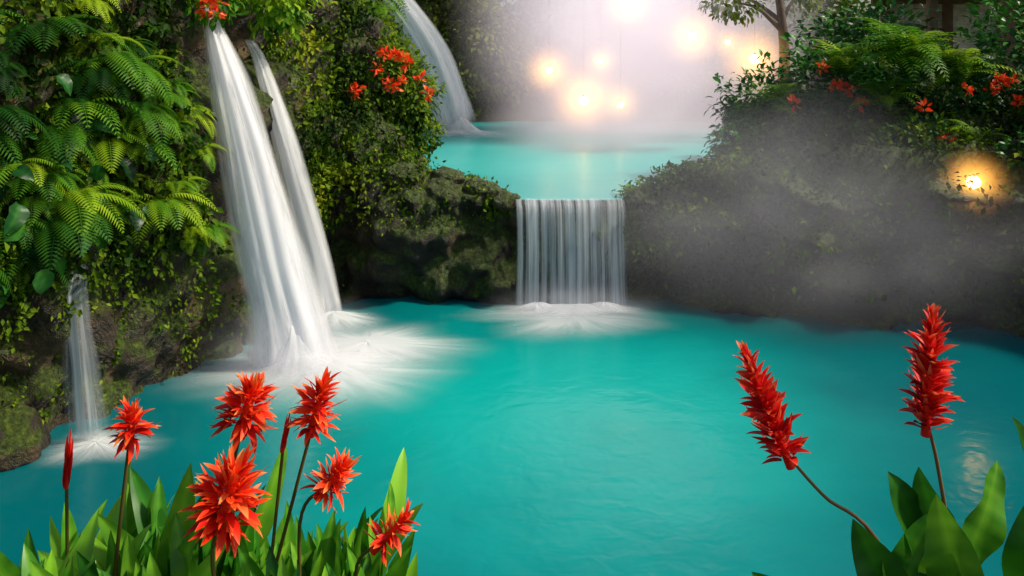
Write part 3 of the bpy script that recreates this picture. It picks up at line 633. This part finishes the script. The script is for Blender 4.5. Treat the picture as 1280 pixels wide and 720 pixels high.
# ------------------------------------------------------------------ lanterns
import bmesh
from mathutils import Matrix
def prim(name, parent, mat, fn):
    me = bpy.data.meshes.new(name); bm = bmesh.new(); fn(bm)
    for f in bm.faces: f.smooth = True
    bm.to_mesh(me); bm.free(); me.materials.append(mat)
    o = bpy.data.objects.new(name, me); COL.objects.link(o); o.parent = parent; return o
M_HALO = mat_mist('painted_halo_around_lantern', 0, (1, 0.7, 0.35), 4.5, (1.0, 0.46, 0.1), 0, power=3.0, step=3)  # lamp glow painted as an emissive volume, not mist lit by the globe
M_HALO2 = mat_mist('painted_halo_around_small_lantern', 0, (1, 0.7, 0.35), 14.0, (1.0, 0.42, 0.07), 0, power=3.0, step=3)  # same painted glow, stronger, for the bank lantern
def lantern(x, y, z, r, hang=True):
    e = empty('hanging_lantern' if hang else 'garden_lantern', (x, y, z))
    prim('globe', e, M_GLOW, lambda bm: bmesh.ops.create_uvsphere(bm, u_segments=20, v_segments=12, radius=r*0.8))
    if hang:
        hh = 7.0-z
        prim('cord', e, M_METAL, lambda bm: bmesh.ops.create_cone(bm, cap_ends=True, segments=6, radius1=0.0015, radius2=0.0015, depth=hh, matrix=Matrix.Translation((0, 0, hh/2+r))))
    else:
        g = float(th(np.array(x), np.array(y)))-z
        prim('post', e, M_METAL, lambda bm: bmesh.ops.create_cone(bm, cap_ends=True, segments=10, radius1=0.02, radius2=0.014, depth=abs(g), matrix=Matrix.Translation((0, 0, g/2-r*0.8))))
    prim('cap', e, M_METAL, lambda bm: bmesh.ops.create_cone(bm, cap_ends=True, segments=16, radius1=r*0.3, radius2=r*0.12, depth=r*0.25, matrix=Matrix.Translation((0, 0, r*0.9))))
    h = prim('painted_halo', e, M_HALO if hang else M_HALO2, lambda bm: bmesh.ops.create_icosphere(bm, subdivisions=2, radius=1)); h.scale = (r*(8 if hang else 5),)*3  # emissive ball imitating the lantern's glow in the air
for x, y, z, r in [(1.45, 16.2, 1.93, 0.12), (2.2, 16.2, 1.86, 0.08), (0.75, 16.2, 2.55, 0.09), (1.8, 16.2, 2.74, 0.06), (3.65, 16.2, 3.25, 0.1), (4.4, 14.5, 2.8, 0.11), (2.35, 16.2, 3.9, 0.09), (4.4, 16.3, 3.12, 0.06)]:
    lantern(x, y, z, r)
lantern(5.02, 8.7, 1.54, 0.09, False)
b = Batch(); limb(b, [(-3, 16.2, 7.1), (2, 16.2, 6.98), (9, 16.3, 7.1)], 0.006, 0.006, 0, 6, 20); limb(b, [(5.2, 15.5, 7.0), (4.4, 14.5, 7.0), (4.0, 16.2, 7.0)], 0.006, 0.006, 0, 6, 12)
b.build('lantern_cable', M_METAL)

# ------------------------------------------------------------------ pavilion at upper right
e = empty('wooden_pavilion', (9.6, 17, 1.8))
def box(bm, c, s):
    bmesh.ops.create_cube(bm, size=1, matrix=Matrix.Translation(c) @ Matrix.Diagonal((*s, 1)))
def flat(o):
    for p in o.data.polygons: p.use_smooth = False
flat(prim('posts', e, M_WOOD, lambda bm: [box(bm, (x, y, 1.1), (0.16, 0.16, 2.2)) for x in (-1.2, 0.2, 1.6) for y in (-1, 1)]))
flat(prim('beams', e, M_WOOD, lambda bm: [box(bm, (0.2, y, 2.3), (3.4, 0.12, 0.22)) for y in (-1.0, 1.0)]+[box(bm, (0.2+x*0.4, 0, 2.5), (0.08, 2.9, 0.14)) for x in range(-4, 5)]))
flat(prim('back_wall', e, M_PLASTER, lambda bm: box(bm, (0.2, 1.15, 1.1), (2.9, 0.1, 2.2))))
def roof(bm):
    v = [bm.verts.new(c) for c in [(-1.9, -1.6, 2.6), (2.3, -1.6, 2.6), (2.3, 1.6, 2.6), (-1.9, 1.6, 2.6), (-0.8, 0, 3.6), (1.2, 0, 3.6)]]
    for f in [(0, 1, 5, 4), (1, 2, 5), (2, 3, 4, 5), (3, 0, 4), (3, 2, 1, 0)]: bm.faces.new([v[i] for i in f])
flat(prim('roof', e, M_WOOD, roof))

# ------------------------------------------------------------------ mist
def mist(name, loc, sc, mat):
    me = bpy.data.meshes.new(name); bm = bmesh.new(); bmesh.ops.create_icosphere(bm, subdivisions=3, radius=1); bm.to_mesh(me); bm.free()
    me.materials.append(mat); o = bpy.data.objects.new(name, me); o.location = loc; o.scale = sc; COL.objects.link(o)
M1 = mat_mist('rising_steam', 2.2, (0.96, 0.94, 0.96), 1.25, (0.98, 0.86, 0.93), 1.6, 0.15, 0.65, 1.7, 3.0)  # steam with added self-glow that brightens the plume
M2 = mat_mist('drifting_mist', 0.62, (0.85, 0.87, 0.92), 0.06, (0.95, 0.93, 1), 1.8, 0.32, 0.7, 1.2, 3.0)  # mist with a faint added self-glow
M3 = mat_mist('pool_steam', 0.8, (0.95, 0.94, 0.96), 0.3, (1, 0.93, 0.97), 2.2, 0.2, 0.7, 1.3, 3.0)  # pool steam, also brightened by its own emission
M4 = mat_mist('waterfall_spray', 1.8, (0.97, 0.97, 0.99), 0.7, (0.95, 0.97, 1), 2.0, 0.25, 0.65, 1.5, 3.0)  # spray whitened by added emission, as its scattered light alone is grey
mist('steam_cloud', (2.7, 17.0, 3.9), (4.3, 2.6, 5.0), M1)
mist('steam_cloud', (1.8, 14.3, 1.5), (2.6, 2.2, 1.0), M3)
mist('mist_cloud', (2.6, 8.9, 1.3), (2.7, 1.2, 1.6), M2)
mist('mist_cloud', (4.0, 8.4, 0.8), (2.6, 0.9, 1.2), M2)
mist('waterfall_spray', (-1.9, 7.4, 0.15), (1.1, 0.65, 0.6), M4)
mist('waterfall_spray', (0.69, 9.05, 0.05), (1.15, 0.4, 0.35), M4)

# ------------------------------------------------------------------ light, sky, camera
w = bpy.data.worlds.new('World'); scene.world = w; w.use_nodes = True
nt = w.node_tree; bg = nt.nodes['Background']; sky = nt.nodes.new('ShaderNodeTexSky'); sky.sky_type = 'NISHITA'; sky.sun_disc = False
AZ = math.radians(90); EL = math.radians(46)
sky.sun_elevation = EL; sky.sun_rotation = AZ; sky.air_density = 1.0; sky.dust_density = 3
nt.links.new(sky.outputs[0], bg.inputs[0]); bg.inputs[1].default_value = 0.11
sl = bpy.data.lights.new('sun', 'SUN'); sl.energy = 4.7; sl.angle = math.radians(5); sl.color = (1, 0.9, 0.72)
so = bpy.data.objects.new('sun', sl); COL.objects.link(so)
d = Vector((math.sin(AZ)*math.cos(EL), math.cos(AZ)*math.cos(EL), math.sin(EL)))
so.rotation_euler = d.to_track_quat('Z', 'Y').to_euler(); so.location = d*30
cam = bpy.data.cameras.new('camera'); cam.lens = 28.125; cam.sensor_width = 36; cam.shift_y = -300/1280; cam.clip_end = 2000; cam.clip_start = 0.05
co = bpy.data.objects.new('camera', cam); co.location = (0, 0, 3); co.rotation_euler = (math.radians(90), 0, 0); COL.objects.link(co)
scene.camera = co
scene.view_settings.view_transform = 'Standard'; scene.view_settings.look = 'None'; scene.view_settings.exposure = 0
